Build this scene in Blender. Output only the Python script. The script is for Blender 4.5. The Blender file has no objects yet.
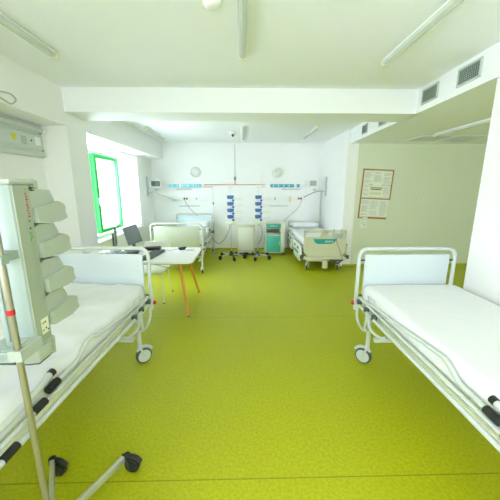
import bpy, bmesh, math, random
from mathutils import Vector, Matrix, noise
random.seed(7)
PI = math.pi
SC = bpy.context.scene
COL = SC.collection

# ------------------------------------------------------------------ materials
def mat(name, col, rough=0.5, metal=0.0, bump=0.0, bscale=40.0, spec=0.5, coat=0.0):
    m = bpy.data.materials.new(name); m.use_nodes = True
    nt = m.node_tree; b = nt.nodes['Principled BSDF']
    b.inputs['Base Color'].default_value = (*col, 1)
    b.inputs['Roughness'].default_value = rough
    b.inputs['Metallic'].default_value = metal
    b.inputs['Specular IOR Level'].default_value = spec
    b.inputs['Coat Weight'].default_value = coat
    tc = nt.nodes.new('ShaderNodeTexCoord')
    n = nt.nodes.new('ShaderNodeTexNoise'); n.inputs['Scale'].default_value = bscale
    nt.links.new(tc.outputs['Object'], n.inputs['Vector'])
    # faint variation of roughness keeps every surface procedural
    mr = nt.nodes.new('ShaderNodeMapRange')
    mr.inputs['To Min'].default_value = max(0, rough - .04); mr.inputs['To Max'].default_value = min(1, rough + .04)
    nt.links.new(n.outputs['Fac'], mr.inputs['Value']); nt.links.new(mr.outputs[0], b.inputs['Roughness'])
    if metal: nt.links.remove(b.inputs['Roughness'].links[0])
    if bump:
        bp = nt.nodes.new('ShaderNodeBump'); bp.inputs['Strength'].default_value = bump
        bp.inputs['Distance'].default_value = .01
        nt.links.new(n.outputs['Fac'], bp.inputs['Height']); nt.links.new(bp.outputs['Normal'], b.inputs['Normal'])
    return m

M = {}
M['wall'] = mat('wall_paint', (.87, .87, .87), .6, bump=.05, bscale=60)
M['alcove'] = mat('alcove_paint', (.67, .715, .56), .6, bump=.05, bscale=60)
M['ceil'] = mat('ceiling_paint', (.87, .89, .915), .7, bump=.03, bscale=60)
M['white'] = mat('white_plastic', (.84, .85, .84), .35)
M['enamel'] = mat('white_enamel', (.57, .62, .585), .3)
M['greyenamel'] = mat('grey_enamel', (.62, .67, .62), .3)
M['panel'] = mat('pale_panel', (.58, .65, .67), .35)
M['panelgreen'] = mat('sage_panel', (.52, .57, .45), .4)
M['panelblue'] = mat('pale_blue_panel', (.66, .79, .82), .35)
M['sheet'] = mat('white_sheet', (.79, .80, .81), .8, bump=.25, bscale=14)
M['black'] = mat('black_plastic', (.015, .017, .017), .45)
M['dark'] = mat('dark_grey_plastic', (.07, .085, .08), .45)
M['screen'] = mat('screen_glass', (.10, .15, .14), .2)
M['monback'] = mat('monitor_back', (.13, .16, .16), .4)
M['red'] = mat('red_plastic', (.55, .01, .02), .4)
M['chrome'] = mat('brushed_steel', (.40, .38, .30), .32, .75)
M['alu'] = mat('aluminium', (.66, .67, .62), .35, .7)
M['rackgrey'] = mat('rack_grey_plastic', (.43, .48, .41), .45)
M['rackpale'] = mat('rack_pale_plastic', (.38, .46, .43), .4)
M['rackface'] = mat('rack_face_plastic', (.35, .40, .31), .45)
M['cream'] = mat('cream_plastic', (.66, .66, .48), .4)
M['creamlight'] = mat('light_cream', (.78, .80, .70), .4)
M['teal'] = mat('teal_laminate', (.07, .50, .40), .4)
M['teallabel'] = mat('teal_label', (.01, .36, .36), .35)
M['blue'] = mat('blue_plastic', (.03, .13, .42), .4)
M['lightblue'] = mat('light_blue_strip', (.16, .55, .68), .35)
M['midblue'] = mat('mid_blue_strip', (.05, .36, .48), .35)
M['greystrip'] = mat('grey_strip', (.55, .60, .57), .4)
M['pipe'] = mat('copper_red_pipe', (.60, .17, .09), .4)
M['wood'] = mat('orange_beech', (.66, .27, .07), .45, bump=.1, bscale=30)
M['corkframe'] = mat('brown_wood_frame', (.42, .19, .05), .5)
M['cork'] = mat('board_backing', (.60, .62, .46), .8)
M['paper'] = mat('paper', (.76, .80, .70), .8)
M['papercream'] = mat('cream_paper', (.78, .80, .60), .8)
M['ink'] = mat('grey_ink', (.36, .39, .35), .8)
M['green'] = mat('green_window_frame', (.03, .58, .10), .4)
M['yellow'] = mat('warning_yellow', (.72, .66, .02), .5)
M['yellowcap'] = mat('aged_yellow_cap', (.74, .70, .46), .5)
M['tube'] = mat('lamp_diffuser', (.60, .65, .60), .25)
M['tyre'] = mat('grey_tyre', (.08, .10, .10), .6)
M['shade'] = mat('dome_shade', (.72, .76, .72), .25)
M['niche'] = mat('grey_niche', (.33, .40, .36), .5)
M['slot'] = mat('dark_slot', (.05, .06, .05), .7)
M['greenmark'] = mat('green_print', (.10, .42, .06), .6)
M['redmark'] = mat('red_print', (.60, .05, .06), .6)
M['wire'] = mat('grey_wire', (.20, .20, .18), .5)
M['wirepale'] = mat('pale_wire', (.45, .47, .42), .5)
M['cyan'] = mat('cyan_cloth', (.42, .80, .80), .8, bump=.2)

# floor vinyl: lime with fine speckle and two weld seams
def floor_mat():
    m = bpy.data.materials.new('lime_vinyl'); m.use_nodes = True
    nt = m.node_tree; b = nt.nodes['Principled BSDF']; L = nt.links.new
    tc = nt.nodes.new('ShaderNodeTexCoord')
    n = nt.nodes.new('ShaderNodeTexNoise'); n.inputs['Scale'].default_value = 55; n.inputs['Detail'].default_value = 3
    n2 = nt.nodes.new('ShaderNodeTexNoise'); n2.inputs['Scale'].default_value = 1.3
    cr = nt.nodes.new('ShaderNodeValToRGB')
    cr.color_ramp.elements[0].position = .35; cr.color_ramp.elements[0].color = (.385, .405, .004, 1)
    cr.color_ramp.elements[1].position = .65; cr.color_ramp.elements[1].color = (.47, .49, .010, 1)
    L(tc.outputs['Object'], n.inputs['Vector']); L(tc.outputs['Object'], n2.inputs['Vector'])
    L(n.outputs['Fac'], cr.inputs['Fac'])
    sep = nt.nodes.new('ShaderNodeSeparateXYZ'); L(tc.outputs['Object'], sep.inputs[0])
    def mth(op, a, bb=None):
        k = nt.nodes.new('ShaderNodeMath'); k.operation = op
        for i, v in enumerate((a, bb)):
            if v is None: continue
            if isinstance(v, (int, float)): k.inputs[i].default_value = v
            else: L(v, k.inputs[i])
        return k.outputs[0]
    t = mth('PINGPONG', mth('SUBTRACT', sep.outputs['Y'], 1.315), 1.03)
    seam = mth('LESS_THAN', t, .0035)
    mix = nt.nodes.new('ShaderNodeMix'); mix.data_type = 'RGBA'
    L(mth('MULTIPLY', seam, .55), mix.inputs[0]); L(cr.outputs[0], mix.inputs[6]); mix.inputs[7].default_value = (.10, .13, .01, 1)
    L(mix.outputs[2], b.inputs['Base Color'])
    mr = nt.nodes.new('ShaderNodeMapRange'); mr.inputs['To Min'].default_value = .38; mr.inputs['To Max'].default_value = .5
    L(n2.outputs['Fac'], mr.inputs['Value']); L(mr.outputs[0], b.inputs['Roughness'])
    b.inputs['Specular IOR Level'].default_value = .35
    bp = nt.nodes.new('ShaderNodeBump'); bp.inputs['Strength'].default_value = .04; bp.inputs['Distance'].default_value = .001
    L(n.outputs['Fac'], bp.inputs['Height']); L(bp.outputs['Normal'], b.inputs['Normal'])
    return m
M['floor'] = floor_mat()

def glass_mat():
    m = bpy.data.materials.new('window_glass'); m.use_nodes = True
    nt = m.node_tree; nt.nodes.remove(nt.nodes['Principled BSDF'])
    o = nt.nodes['Material Output']; t = nt.nodes.new('ShaderNodeBsdfTransparent')
    g = nt.nodes.new('ShaderNodeBsdfGlossy'); g.inputs['Roughness'].default_value = .02
    mx = nt.nodes.new('ShaderNodeMixShader'); f = nt.nodes.new('ShaderNodeValue'); f.outputs[0].default_value = .06
    t.inputs['Color'].default_value = (.93, .97, .95, 1)
    nt.links.new(f.outputs[0], mx.inputs[0]); nt.links.new(t.outputs[0], mx.inputs[1]); nt.links.new(g.outputs[0], mx.inputs[2])
    nt.links.new(mx.outputs[0], o.inputs['Surface'])
    return m
M['glass'] = glass_mat()

def blind_mat():
    m = bpy.data.materials.new('white_blind_fabric'); m.use_nodes = True
    nt = m.node_tree; nt.nodes.remove(nt.nodes['Principled BSDF'])
    o = nt.nodes['Material Output']; t = nt.nodes.new('ShaderNodeBsdfTranslucent')
    d = nt.nodes.new('ShaderNodeBsdfDiffuse'); mx = nt.nodes.new('ShaderNodeMixShader')
    n = nt.nodes.new('ShaderNodeTexNoise'); n.inputs['Scale'].default_value = 200
    t.inputs['Color'].default_value = (.9, .93, .92, 1); d.inputs['Color'].default_value = (.9, .92, .91, 1)
    mx.inputs[0].default_value = .45
    bp = nt.nodes.new('ShaderNodeBump'); bp.inputs['Strength'].default_value = .05
    nt.links.new(n.outputs['Fac'], bp.inputs['Height']); nt.links.new(bp.outputs['Normal'], d.inputs['Normal'])
    nt.links.new(t.outputs[0], mx.inputs[1]); nt.links.new(d.outputs[0], mx.inputs[2]); nt.links.new(mx.outputs[0], o.inputs['Surface'])
    return m
M['blind'] = blind_mat()

# ------------------------------------------------------------------ mesh builder
class MB:
    def __init__(s, fx=1, fy=1, ox=0, oy=0, oz=0):
        s.bm = bmesh.new(); s.fx, s.fy, s.o = fx, fy, Vector((ox, oy, oz)); s.mi = 0; s.mats = []; s.k = 1.0
    def use(s, m):
        if m not in s.mats: s.mats.append(m)
        s.mi = s.mats.index(m); return s
    def _take(s, verts, faces, smooth=False):
        vs = [s.bm.verts.new(v) for v in verts]; out = []
        for f in faces:
            try: g = s.bm.faces.new([vs[i] for i in f])
            except ValueError: continue
            g.material_index = s.mi; g.smooth = smooth; out.append(g)
        return vs, out
    def box(s, x0, x1, y0, y1, z0, z1, bev=0, rot=None, segs=2):
        b = bmesh.new(); bmesh.ops.create_cube(b, size=1)
        c = Vector(((x0+x1)/2, (y0+y1)/2, (z0+z1)/2)); d = (abs(x1-x0), abs(y1-y0), abs(z1-z0))
        for v in b.verts: v.co = Vector((v.co.x*d[0], v.co.y*d[1], v.co.z*d[2]))
        if bev: bmesh.ops.bevel(b, geom=list(b.edges), offset=min(bev, min(d)*.45), segments=segs, affect='EDGES', profile=.5)
        R = rot if rot is not None else Matrix.Identity(3)
        s._merge(b, lambda v: R @ v + c, smooth=bool(bev)); return s
    def _merge(s, b, f, smooth=False):
        b.verts.index_update()
        s._take([f(v.co.copy()) for v in b.verts], [[v.index for v in fc.verts] for fc in b.faces], smooth); b.free()
    def prism(s, poly, axis, a, b, bev=0):
        """poly in the plane perpendicular to axis: x->(y,z) y->(x,z) z->(x,y)"""
        def P(p, t): return Vector({'x': (t, p[0], p[1]), 'y': (p[0], t, p[1]), 'z': (p[0], p[1], t)}[axis])
        n = len(poly); k = bmesh.new()
        vs = [k.verts.new(P(p, a)) for p in poly] + [k.verts.new(P(p, b)) for p in poly]
        k.faces.new(vs[:n]); k.faces.new(vs[n:][::-1])
        for i in range(n): k.faces.new((vs[i], vs[(i+1) % n], vs[n+(i+1) % n], vs[n+i]))
        if bev: bmesh.ops.bevel(k, geom=list(k.edges), offset=bev, segments=2, affect='EDGES', profile=.5)
        s._merge(k, lambda v: v, smooth=bool(bev)); return s
    def tube(s, path, r, seg=10, smoothpath=0, closed=False):
        pts = [Vector(p) for p in path]
        if smoothpath: pts = catmull(pts, smoothpath)
        n = len(pts); tang = []
        for i in range(n):
            a = pts[max(i-1, 0)]; b = pts[min(i+1, n-1)]; tang.append((b-a).normalized())
        up = Vector((0, 0, 1)) if abs(tang[0].z) < .9 else Vector((1, 0, 0))
        u = tang[0].cross(up).normalized(); rings = []; verts = []
        for i in range(n):
            t = tang[i]; u = (u - t*u.dot(t))
            if u.length < 1e-6: u = t.orthogonal()
            u.normalize(); w = t.cross(u)
            for k in range(seg):
                a = 2*PI*k/seg; verts.append(pts[i] + (u*math.cos(a) + w*math.sin(a))*r)
        faces = []
        for i in range(n-1):
            for k in range(seg):
                faces.append((i*seg+k, i*seg+(k+1) % seg, (i+1)*seg+(k+1) % seg, (i+1)*seg+k))
        faces.append(list(range(seg))[::-1]); faces.append([(n-1)*seg+k for k in range(seg)])
        _, fs = s._take(verts, faces, True)
        for f in fs[-2:]: f.smooth = False
        return s
    def cyl(s, p0, p1, r, seg=16): return s.tube([p0, p1], r, seg)
    def sphere(s, c, rx, ry=None, rz=None, seg=14):
        b = bmesh.new(); bmesh.ops.create_uvsphere(b, u_segments=seg, v_segments=seg//2+1, radius=1)
        ry = ry or rx; rz = rz or rx; c = Vector(c)
        s._merge(b, lambda v: Vector((v.x*rx, v.y*ry, v.z*rz)) + c, True); return s
    def lathe(s, prof, c, axis=Vector((0, 0, 1)), seg=24):
        """prof: list of (radius, height along axis)"""
        axis = axis.normalized(); u = axis.orthogonal().normalized(); w = axis.cross(u); c = Vector(c)
        verts = [c + axis*h + (u*math.cos(2*PI*k/seg) + w*math.sin(2*PI*k/seg))*r for r, h in prof for k in range(seg)]
        faces = [(i*seg+k, i*seg+(k+1) % seg, (i+1)*seg+(k+1) % seg, (i+1)*seg+k) for i in range(len(prof)-1) for k in range(seg)]
        faces.append(list(range(seg))[::-1]); faces.append([(len(prof)-1)*seg+k for k in range(seg)])
        s._take(verts, faces, True); return s
    def build(s, name, m=None, parent=None, label=None):
        for v in s.bm.verts: v.co = Vector((v.co.x*s.fx, v.co.y*s.fy, v.co.z))*s.k + s.o
        bmesh.ops.remove_doubles(s.bm, verts=list(s.bm.verts), dist=1e-6)
        bmesh.ops.recalc_face_normals(s.bm, faces=list(s.bm.faces))
        me = bpy.data.meshes.new(name); s.bm.to_mesh(me); s.bm.free()
        for k in (s.mats or [m]): me.materials.append(M[k])
        o = bpy.data.objects.new(name, me); COL.objects.link(o)
        if parent: o.parent = parent
        if label: o['label'] = label
        try: me.shade_smooth() if False else None
        except Exception: pass
        sharp_edges(me)
        return o

def islands(bm):
    seen = set(); out = []
    for v in bm.verts:
        if v in seen: continue
        st = [v]; seen.add(v); isl = []
        while st:
            q = st.pop(); isl.append(q)
            for e in q.link_edges:
                o = e.other_vert(q)
                if o not in seen: seen.add(o); st.append(o)
        out.append(isl)
    return out
def build_each(mb, name, m, parent=None, label=None):
    """every separate solid of the builder becomes an object of its own"""
    bm = mb.bm; bmesh.ops.remove_doubles(bm, verts=list(bm.verts), dist=1e-6); res = []
    for isl in islands(bm):
        idx = {v: i for i, v in enumerate(isl)}; n = MB(mb.fx, mb.fy, *mb.o); n.k = mb.k; fs = set(f for v in isl for f in v.link_faces)
        sm = any(f.smooth for f in fs)
        n._take([v.co.copy() for v in isl], [[idx[v] for v in f.verts] for f in fs], sm)
        res.append(n.build(name, m, parent, label))
    bm.free(); return res

def sharp_edges(me, ang=math.radians(40)):
    if not any(p.use_smooth for p in me.polygons): return
    b = bmesh.new(); b.from_mesh(me)
    for e in b.edges:
        if len(e.link_faces) == 2 and e.calc_face_angle(0) > ang: e.smooth = False
    b.to_mesh(me); b.free()

def catmull(P, n):
    out = []
    for i in range(len(P)-1):
        p0 = P[max(i-1, 0)]; p1 = P[i]; p2 = P[i+1]; p3 = P[min(i+2, len(P)-1)]
        for k in range(n):
            t = k/n
            out.append(.5*((2*p1) + (p2-p0)*t + (2*p0-5*p1+4*p2-p3)*t*t + (3*p1-p0-3*p2+p3)*t*t*t))
    out.append(P[-1]); return out

def tag(o, label, cat, group=None):
    o['label'] = label; o['category'] = cat
    if group: o['group'] = group
    return o
def thing(name, label, cat, loc=(0, 0, 0), rz=0, group=None):
    o = bpy.data.objects.new(name, None); COL.objects.link(o)
    o.empty_display_size = .1
    o.location = loc; o.rotation_euler = (0, 0, rz); return tag(o, label, cat, group)
def struct(o): o['kind'] = 'structure'; return o
def dup(root, loc, label, rz=None, group=None):
    def cp(o, par):
        c = o.copy(); COL.objects.link(c); c.parent = par
        for ch in o.children: cp(ch, c)
        return c
    r = cp(root, None); r.location = loc; r['label'] = label
    if rz is not None: r.rotation_euler.z = rz
    if group: r['group'] = group
    return r

# ------------------------------------------------------------------ room shell
CZ = 2.65; LZ = 2.40          # main ceiling, lowered ceiling / beam underside
YB = 7.43; YF = -2.6          # back wall, wall behind the camera
WY0, WY1, WZ0, WZ1 = 4.15, 6.44, .77, 2.34   # the window and its height
XW = -1.95; XR = -2.25         # lintel plane, recess plane
SX0, SY0, SX1, SY1 = 1.90, 2.37, 2.03, 5.75   # face of the lowered ceiling, in plan
def sx(y): return SX0 + (SX1-SX0)*(y-SY0)/(SY1-SY0)

struct(MB().box(-2.75, 6.2, YF-.2, YB+.2, -.1, 0).build('floor', 'floor'))
struct(MB().box(-2.75, 2.2, YF-.2, YB+.2, CZ, CZ+.1).build('ceiling', 'ceil'))
struct(MB().box(-2.75, 2.2, YB, YB+.15, 0, CZ).build('wall_back', 'wall'))
w = MB(); cuts = [(-.6, .5), (2.5, 4.3)]; xx = -2.75  # cuts for the two added fill windows in the unseen wall
for a, b in cuts:
    w.box(xx, a, YF-.25, YF, 0, CZ); w.box(a, b, YF-.25, YF, 0, WZ0); w.box(a, b, YF-.25, YF, WZ1, CZ); xx = b
w.box(xx, 6.2, YF-.25, YF, 0, CZ); struct(w.build('wall_front', 'wall'))
# left wall: recess back with the window opening and one for an added fill window
W2Y0, W2Y1 = -2.3, -.2
w = MB()
w.box(XR-.3, XR, YF, W2Y0, 0, CZ); w.box(XR-.3, XR, W2Y0, W2Y1, 0, WZ0); w.box(XR-.3, XR, W2Y0, W2Y1, WZ1, CZ)
w.box(XR-.3, XR, W2Y1, WY0, 0, CZ)
w.box(XR-.3, XR, WY0, WY1, 0, WZ0); w.box(XR-.3, XR, WY0, WY1, WZ1, CZ); w.box(XR-.3, XR, WY1, YB, 0, CZ)
struct(w.build('wall_left', 'wall'))
struct(MB().box(XR, XW, 3.47, 3.88, 0, 2.26).build('trim_1', 'wall'))              # pier
struct(MB().box(XR, XW, YF, YB, 2.26, CZ).build('trim_2', 'wall'))                # lintel band
struct(MB().box(XW, sx(3.46)+.03, 3.46, 3.90, LZ, CZ).build('trim_3', 'ceil'))     # beam
# lowered ceiling with its vertical face
struct(MB().prism([(SX0-.0, YF), (SX0, SY0), (SX1, SY1), (SX1, 5.9), (6.2, 5.9), (6.2, YF)], 'z', LZ, CZ).build('trim_4', 'ceil'))
# partition between the back bay and the alcove, alcove wall, near right wall
struct(MB().box(1.99, 2.2, 5.75, YB, 0, CZ).build('wall_right_back', 'wall'))
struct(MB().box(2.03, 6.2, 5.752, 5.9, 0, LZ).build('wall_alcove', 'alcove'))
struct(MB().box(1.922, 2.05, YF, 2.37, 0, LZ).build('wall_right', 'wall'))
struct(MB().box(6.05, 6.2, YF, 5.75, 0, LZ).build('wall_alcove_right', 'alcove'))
# coved skirting of the same vinyl
struct(MB().box(XR, 1.99, YB-.012, YB, 0, .04, .004).build('baseboard_back', 'floor'))
struct(MB().box(2.03, 6.05, 5.74, 5.752, 0, .04, .004).build('baseboard_alcove', 'floor'))
struct(MB().box(1.978, 1.99, 5.75, YB-.012, 0, .04, .004).build('baseboard_right', 'floor'))

# ------------------------------------------------------------------ windows
def window(name, y0, y1, green, front=False):
    root = bpy.data.objects.new(name, None); COL.objects.link(root); root['kind'] = 'structure'
    root.location = ((y0+y1)/2, YF-.12, WZ0) if front else (XR-.12, (y0+y1)/2, WZ0)
    if front: root.rotation_euler.z = PI/2
    h = WZ1-WZ0; a = y0-(y0+y1)/2; b = -a
    f = MB()
    f.box(-.04, .04, a, a+.07, 0, h, .004); f.box(-.04, .04, b-.07, b, 0, h, .004)
    f.box(-.04, .04, a, b, 0, .06, .004); f.box(-.04, .04, a, b, h-.05, h, .004)
    if green:
        for q in (4.60, 5.60): k = q-(y0+y1)/2; f.box(-.035, .035, k-.03, k+.03, 0, h, .004)
        f.box(-.035, .035, a, b, 1.34, 1.39, .004)
    else:
        f.box(-.035, .035, -.03, .03, 0, h, .004)
    f.build('window_frame', 'white', root)
    MB().box(-.004, .004, a+.02, b-.02, .02, h-.02).build('window_pane', 'glass', root)
    MB().box(-.0, .17, a-.0, b, -.03, -.001, .006).build('window_sill', 'white', root)
    if green:
        c = (y0+y1)/2; p, q, z0, z1 = 4.64-c, 5.56-c, .09, 1.33
        s = MB()
        s.box(.03, .105, p, p+.085, z0, z1, .006); s.box(.03, .095, q-.065, q, z0, z1, .006)
        s.box(.03, .095, p+.06, q-.06, z0, z0+.065, .006); s.box(.03, .095, p+.06, q-.06, z1-.065, z1, .006)
        s = s.build('window_sash', 'green', root, 'bright green window sash')
        MB().box(.055, .065, p+.06, q-.06, z0+.06, z1-.06).build('window_pane', 'glass', s)
        hd = MB().box(.094, .12, p+.015, p+.045, .62, .66, .004); hd.box(.11, .13, p+.018, p+.042, .54, .66, .005)
        hd.build('window_handle', 'white', s, 'white handle')
    return root
window('window_1', WY0, WY1, True)
window('fill_window_2', W2Y0, W2Y1, False)  # added out of view to brighten the front of the room
window('fill_window_3', -.6, .5, False, True)  # added behind the camera as frontal fill light
window('fill_window_4', 2.5, 4.3, False, True)  # added out of view to bring daylight into the alcove
# roller blind over the far light of the window
bl = thing('roller_blind', 'white roller blind pulled down over the far part of the window', 'blind', (XR-.005, 5.98, 2.225))
MB().cyl((0, -.46, 0), (0, .46, 0), .028).build('blind_roller', 'white', bl)
MB().box(-.002, .001, -.45, .45, -1.42, -.01).build('blind_fabric', 'blind', bl)
MB().box(-.010, .008, -.45, .45, -1.445, -1.42, .004).build('bottom_bar', 'white', bl)
cd = MB().tube([(-1.949, 3.97, 2.30), (-1.965, 4.03, 2.13), (-2.0, 4.12, 2.07), (-2.02, 4.3, 2.05), (-2.0, 4.46, 2.10), (-1.975, 4.545, 2.22), (-1.949, 4.55, 2.30)], .003, 6, 6).build('loose_wire', 'wirepale')
tag(cd, 'thin loose wire hanging in a loop above the green window sash', 'wire')
cd = MB().tube([(-2.19, 5.28, 2.259), (-2.19, 5.26, 1.6), (-2.19, 5.22, 1.0)], .004, 6).build('blind_cord', 'wire')
tag(cd, 'thin dark cord hanging straight down in front of the window', 'cord')
cd = MB().tube([(-1.953, 2.45, 2.35), (-1.93, 2.58, 2.345), (-1.925, 2.67, 2.352), (-1.925, 2.72, 2.32), (-1.93, 2.665, 2.275), (-1.93, 2.60, 2.285), (-1.953, 2.46, 2.33)], .006, 8, 6).build('cable_loop', 'wirepale')
tag(cd, 'thick grey cable loop sticking out of the left wall above the bed rail', 'cable')

# ------------------------------------------------------------------ ceiling lights
def make_light(loc, label, length=1.25, parent_z=CZ):
    t = thing('ceiling_light', label, 'ceiling light', loc, 0, 'slim tube lights on the ceiling')
    h = length/2
    MB().box(-.022, .022, -h, h, -.022, -.002, .003).build('housing', 'white', t)
    MB().prism([(-.028, -.022), (-.024, -.045), (0, -.054), (.024, -.045), (.028, -.022)], 'y', -h+.03, h-.03).build('diffuser', 'tube', t)
    for k in (-1, 1):
        MB().box(-.027, .027, k*(h-.015)-.016, k*(h-.015)+.016, -.056, -.004, .006).build('end_cap', 'yellowcap', t, 'yellowed end cap')
    return t
lt = make_light((-1.50, 2.0, CZ), 'slim tube ceiling light nearest the left wall, in front of the beam')
dup(lt, (0, 2.0, CZ), 'slim tube ceiling light in the middle of the ceiling in front of the beam')
dup(lt, (1.20, 2.09, CZ), 'slim tube ceiling light beside the large soffit vents')
dup(lt, (-1.73, 6.15, CZ), 'small far tube light behind the beam on the window side')
dup(lt, (0, 6.12, CZ), 'small far tube light behind the beam, beside the round ceiling spotlight')
dup(lt, (1.31, 6.0, CZ), 'small far tube light behind the beam near the right-hand partition')
dup(lt, (2.95, 4.03, LZ), 'slim tube light on the lowered ceiling of the alcove')
d = MB(); d.lathe([(.055, 0), (.055, -.012), (.042, -.03), (.02, -.036)], (0, 0, 0)); d = d.build('smoke_detector', 'white')
d.location = (-.175, 1.95, CZ); tag(d, 'round white smoke detector on the front ceiling near the middle light', 'smoke detector')
t = thing('ceiling_spotlight', 'small white round spotlight with dark lens behind the beam', 'spotlight', (-.20, 6.06, CZ))
MB().lathe([(.10, 0), (.10, -.015), (.06, -.03), (.055, -.07), (.03, -.085)], (0, 0, 0)).build('lamp_body', 'white', t)
MB().sphere((0, -.045, -.07), .028).build('lens', 'dark', t)

# ------------------------------------------------------------------ vents
def vent(y0, y1, z0, z1, label):
    ym = (y0+y1)/2; a = math.atan2(SX1-SX0, SY1-SY0)
    t = thing('air_vent', label, 'vent', (sx(ym), ym, z0), -a, 'grey vents in the soffit')
    h = (y1-y0)/2; H = z1-z0
    f = MB(); f.box(-.014, -.001, -h, -h+.016, 0, H, .002); f.box(-.014, -.001, h-.016, h, 0, H, .002)
    f.box(-.014, -.001, -h, h, 0, .016, .002); f.box(-.014, -.001, -h, h, H-.016, H, .002)
    f.build('vent_frame', 'greystrip', t)
    MB().box(-.0035, -.001, -h+.014, h-.014, .014, H-.014).build('vent_backing', 'slot', t)
    s = MB(); n = 7
    for k in range(n):
        z = .016+(H-.032)*(k+.5)/n
        s.box(-.012, -.004, -h+.014, h-.014, z-.002, z+.002)
    for k in range(1, 12):
        y = -h+2*h*k/12; s.box(-.010, -.005, y-.0015, y+.0015, .014, H-.014)
    s.build('vent_louvre', 'niche', t)
vent(2.52, 2.80, LZ+.06, LZ+.21, 'large grey air vent in the soffit, nearest to the camera')
vent(3.08, 3.36, LZ+.06, LZ+.21, 'large grey air vent in the soffit just in front of the beam')
vent(4.22, 4.46, LZ+.05, LZ+.20, 'small grey air vent in the soffit just behind the beam')
vent(4.90, 5.14, LZ+.05, LZ+.20, 'small grey air vent in the soffit farthest back, above the partition edge')
def cpanel(x, y, label):
    t = thing('ceiling_grille', label, 'grille', (x, y, LZ), 0, 'square grilles in the lowered alcove ceiling')
    MB().box(-.26, .26, -.26, .26, -.008, -.001, .002).build('grille_frame', 'white', t)
    s = MB()
    for k in range(12):
        y_ = -.22+.44*k/11; s.box(-.23, .23, y_-.012, y_+.012, -.016, -.007)
    s.build('grille_slats', 'greystrip', t)
cpanel(3.12, 5.08, 'square grille in the alcove ceiling, the one nearer the partition')
cpanel(3.70, 5.08, 'square grille in the alcove ceiling, the one farther from the partition')

# ------------------------------------------------------------------ castors
def castor(p, parent, r=.07, body='greyenamel', tyre='tyre', swivel=0.0, fx=1, fy=1, name='castor'):
    """p = stem foot above the wheel (x,y), wheel trails by .03"""
    x, y = p; d = Vector((math.cos(swivel), math.sin(swivel), 0)); n = Vector((-d.y, d.x, 0))
    c = Vector((x, y, 0)) + d*.03; c.z = r+.001
    w = MB(fx, fy)
    w.use(tyre).lathe([(r*.8, -.018), (r*.97, -.014), (r, 0), (r*.97, .014), (r*.8, .018)], c, n, 28)
    w.use(body).lathe([(r*.2, -.024), (r*.78, -.021), (r*.82, 0), (r*.78, .021), (r*.2, .024)], c, n, 24)
    wh = w.build(name, None, parent)
    f = MB(fx, fy)
    for k in (-1, 1):
        q = c + n*.027*k
        f.tube([q, q + Vector((0, 0, r*.55)) - d*.012, Vector((x, y, r*2.05)) + n*.015*k], .010, 8, 3)
    f.cyl((x, y, r*1.95), (x, y, r*2.5), .020)
    arc = [c + d*math.cos(a)*(r+.012) + Vector((0, 0, math.sin(a)*(r+.012))) for a in [PI*(.15+.6*i/8) for i in range(9)]]
    f.tube(arc, .014, 8)
    f.build('fork', body, wh)
    return wh

# ------------------------------------------------------------------ sheet covered mattress
def rounded_section(w, h, r, n=5):
    pts = []
    for cx, cz, a0 in ((w-r, h-r, 0), (-w+r, h-r, 90), (-w+r, r, 180), (w-r, r, 270)):
        for i in range(n+1):
            a = math.radians(a0+90*i/n); pts.append((cx+r*math.cos(a), cz+r*math.sin(a)))
    # refine long edges
    out = []
    for i in range(len(pts)):
        a = pts[i]; b = pts[(i+1) % len(pts)]; out.append(a)
        L = math.hypot(b[0]-a[0], b[1]-a[1]); k = int(L/.035)
        for j in range(1, k+1): t = j/(k+1); out.append((a[0]+(b[0]-a[0])*t, a[1]+(b[1]-a[1])*t))
    return out
def mattress(name, w, L, h, amp, seed, material='sheet', r=.05, ny=60, sag=.0, fold=1.0):
    mb = MB(); sec = rounded_section(w/2, h, r); n = len(sec); verts = []
    ys = []
    for i in range(ny+1): ys.append(-L/2+L*i/ny)
    off = Vector((seed*3.1, seed*1.7, seed*.3))
    for i, y in enumerate(ys):
        e = min(y+L/2, L/2-y); k = 1.0
        ins = 0.0
        if e < r: ins = r - math.sqrt(max(0, r*r-(r-e)**2))
        for (x, z) in sec:
            X = x*(1-ins/(w/2)); Z = h/2+(z-h/2)*(1-ins/(h/2))
            p = Vector((X, y, Z))
            q = Vector((X*2.2, y*1.6, Z*2.0))+off
            f1 = noise.noise(q*1.2); f2 = 1-abs(noise.noise(Vector((X*4+y*2.5, y*5-X*2, Z*3))+off))*2; f3 = noise.noise(q*6)
            nrm = Vector((X/(w/2), 0, (Z-h/2)/(h/2)));
            if nrm.length > 0: nrm = Vector((nrm.x**5 if abs(nrm.x) <= 1 else math.copysign(1, nrm.x), 0, nrm.z**3))
            if nrm.length > 0: nrm.normalize()
            dsp = amp*(f1*.9 + max(0, f2-.45)*1.5*fold + f3*.35)
            if z < h*.25: dsp *= .4
            if nrm.z < -.5: dsp = 0
            verts.append(p + nrm*dsp)
    faces = []
    for i in range(ny):
        for k in range(n): faces.append((i*n+k, i*n+(k+1) % n, (i+1)*n+(k+1) % n, (i+1)*n+k))
    faces.append(list(range(n))); faces.append([ny*n+k for k in range(n)])
    mb._take(verts, faces, True)
    o = mb.build(name, material)
    return o

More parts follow.
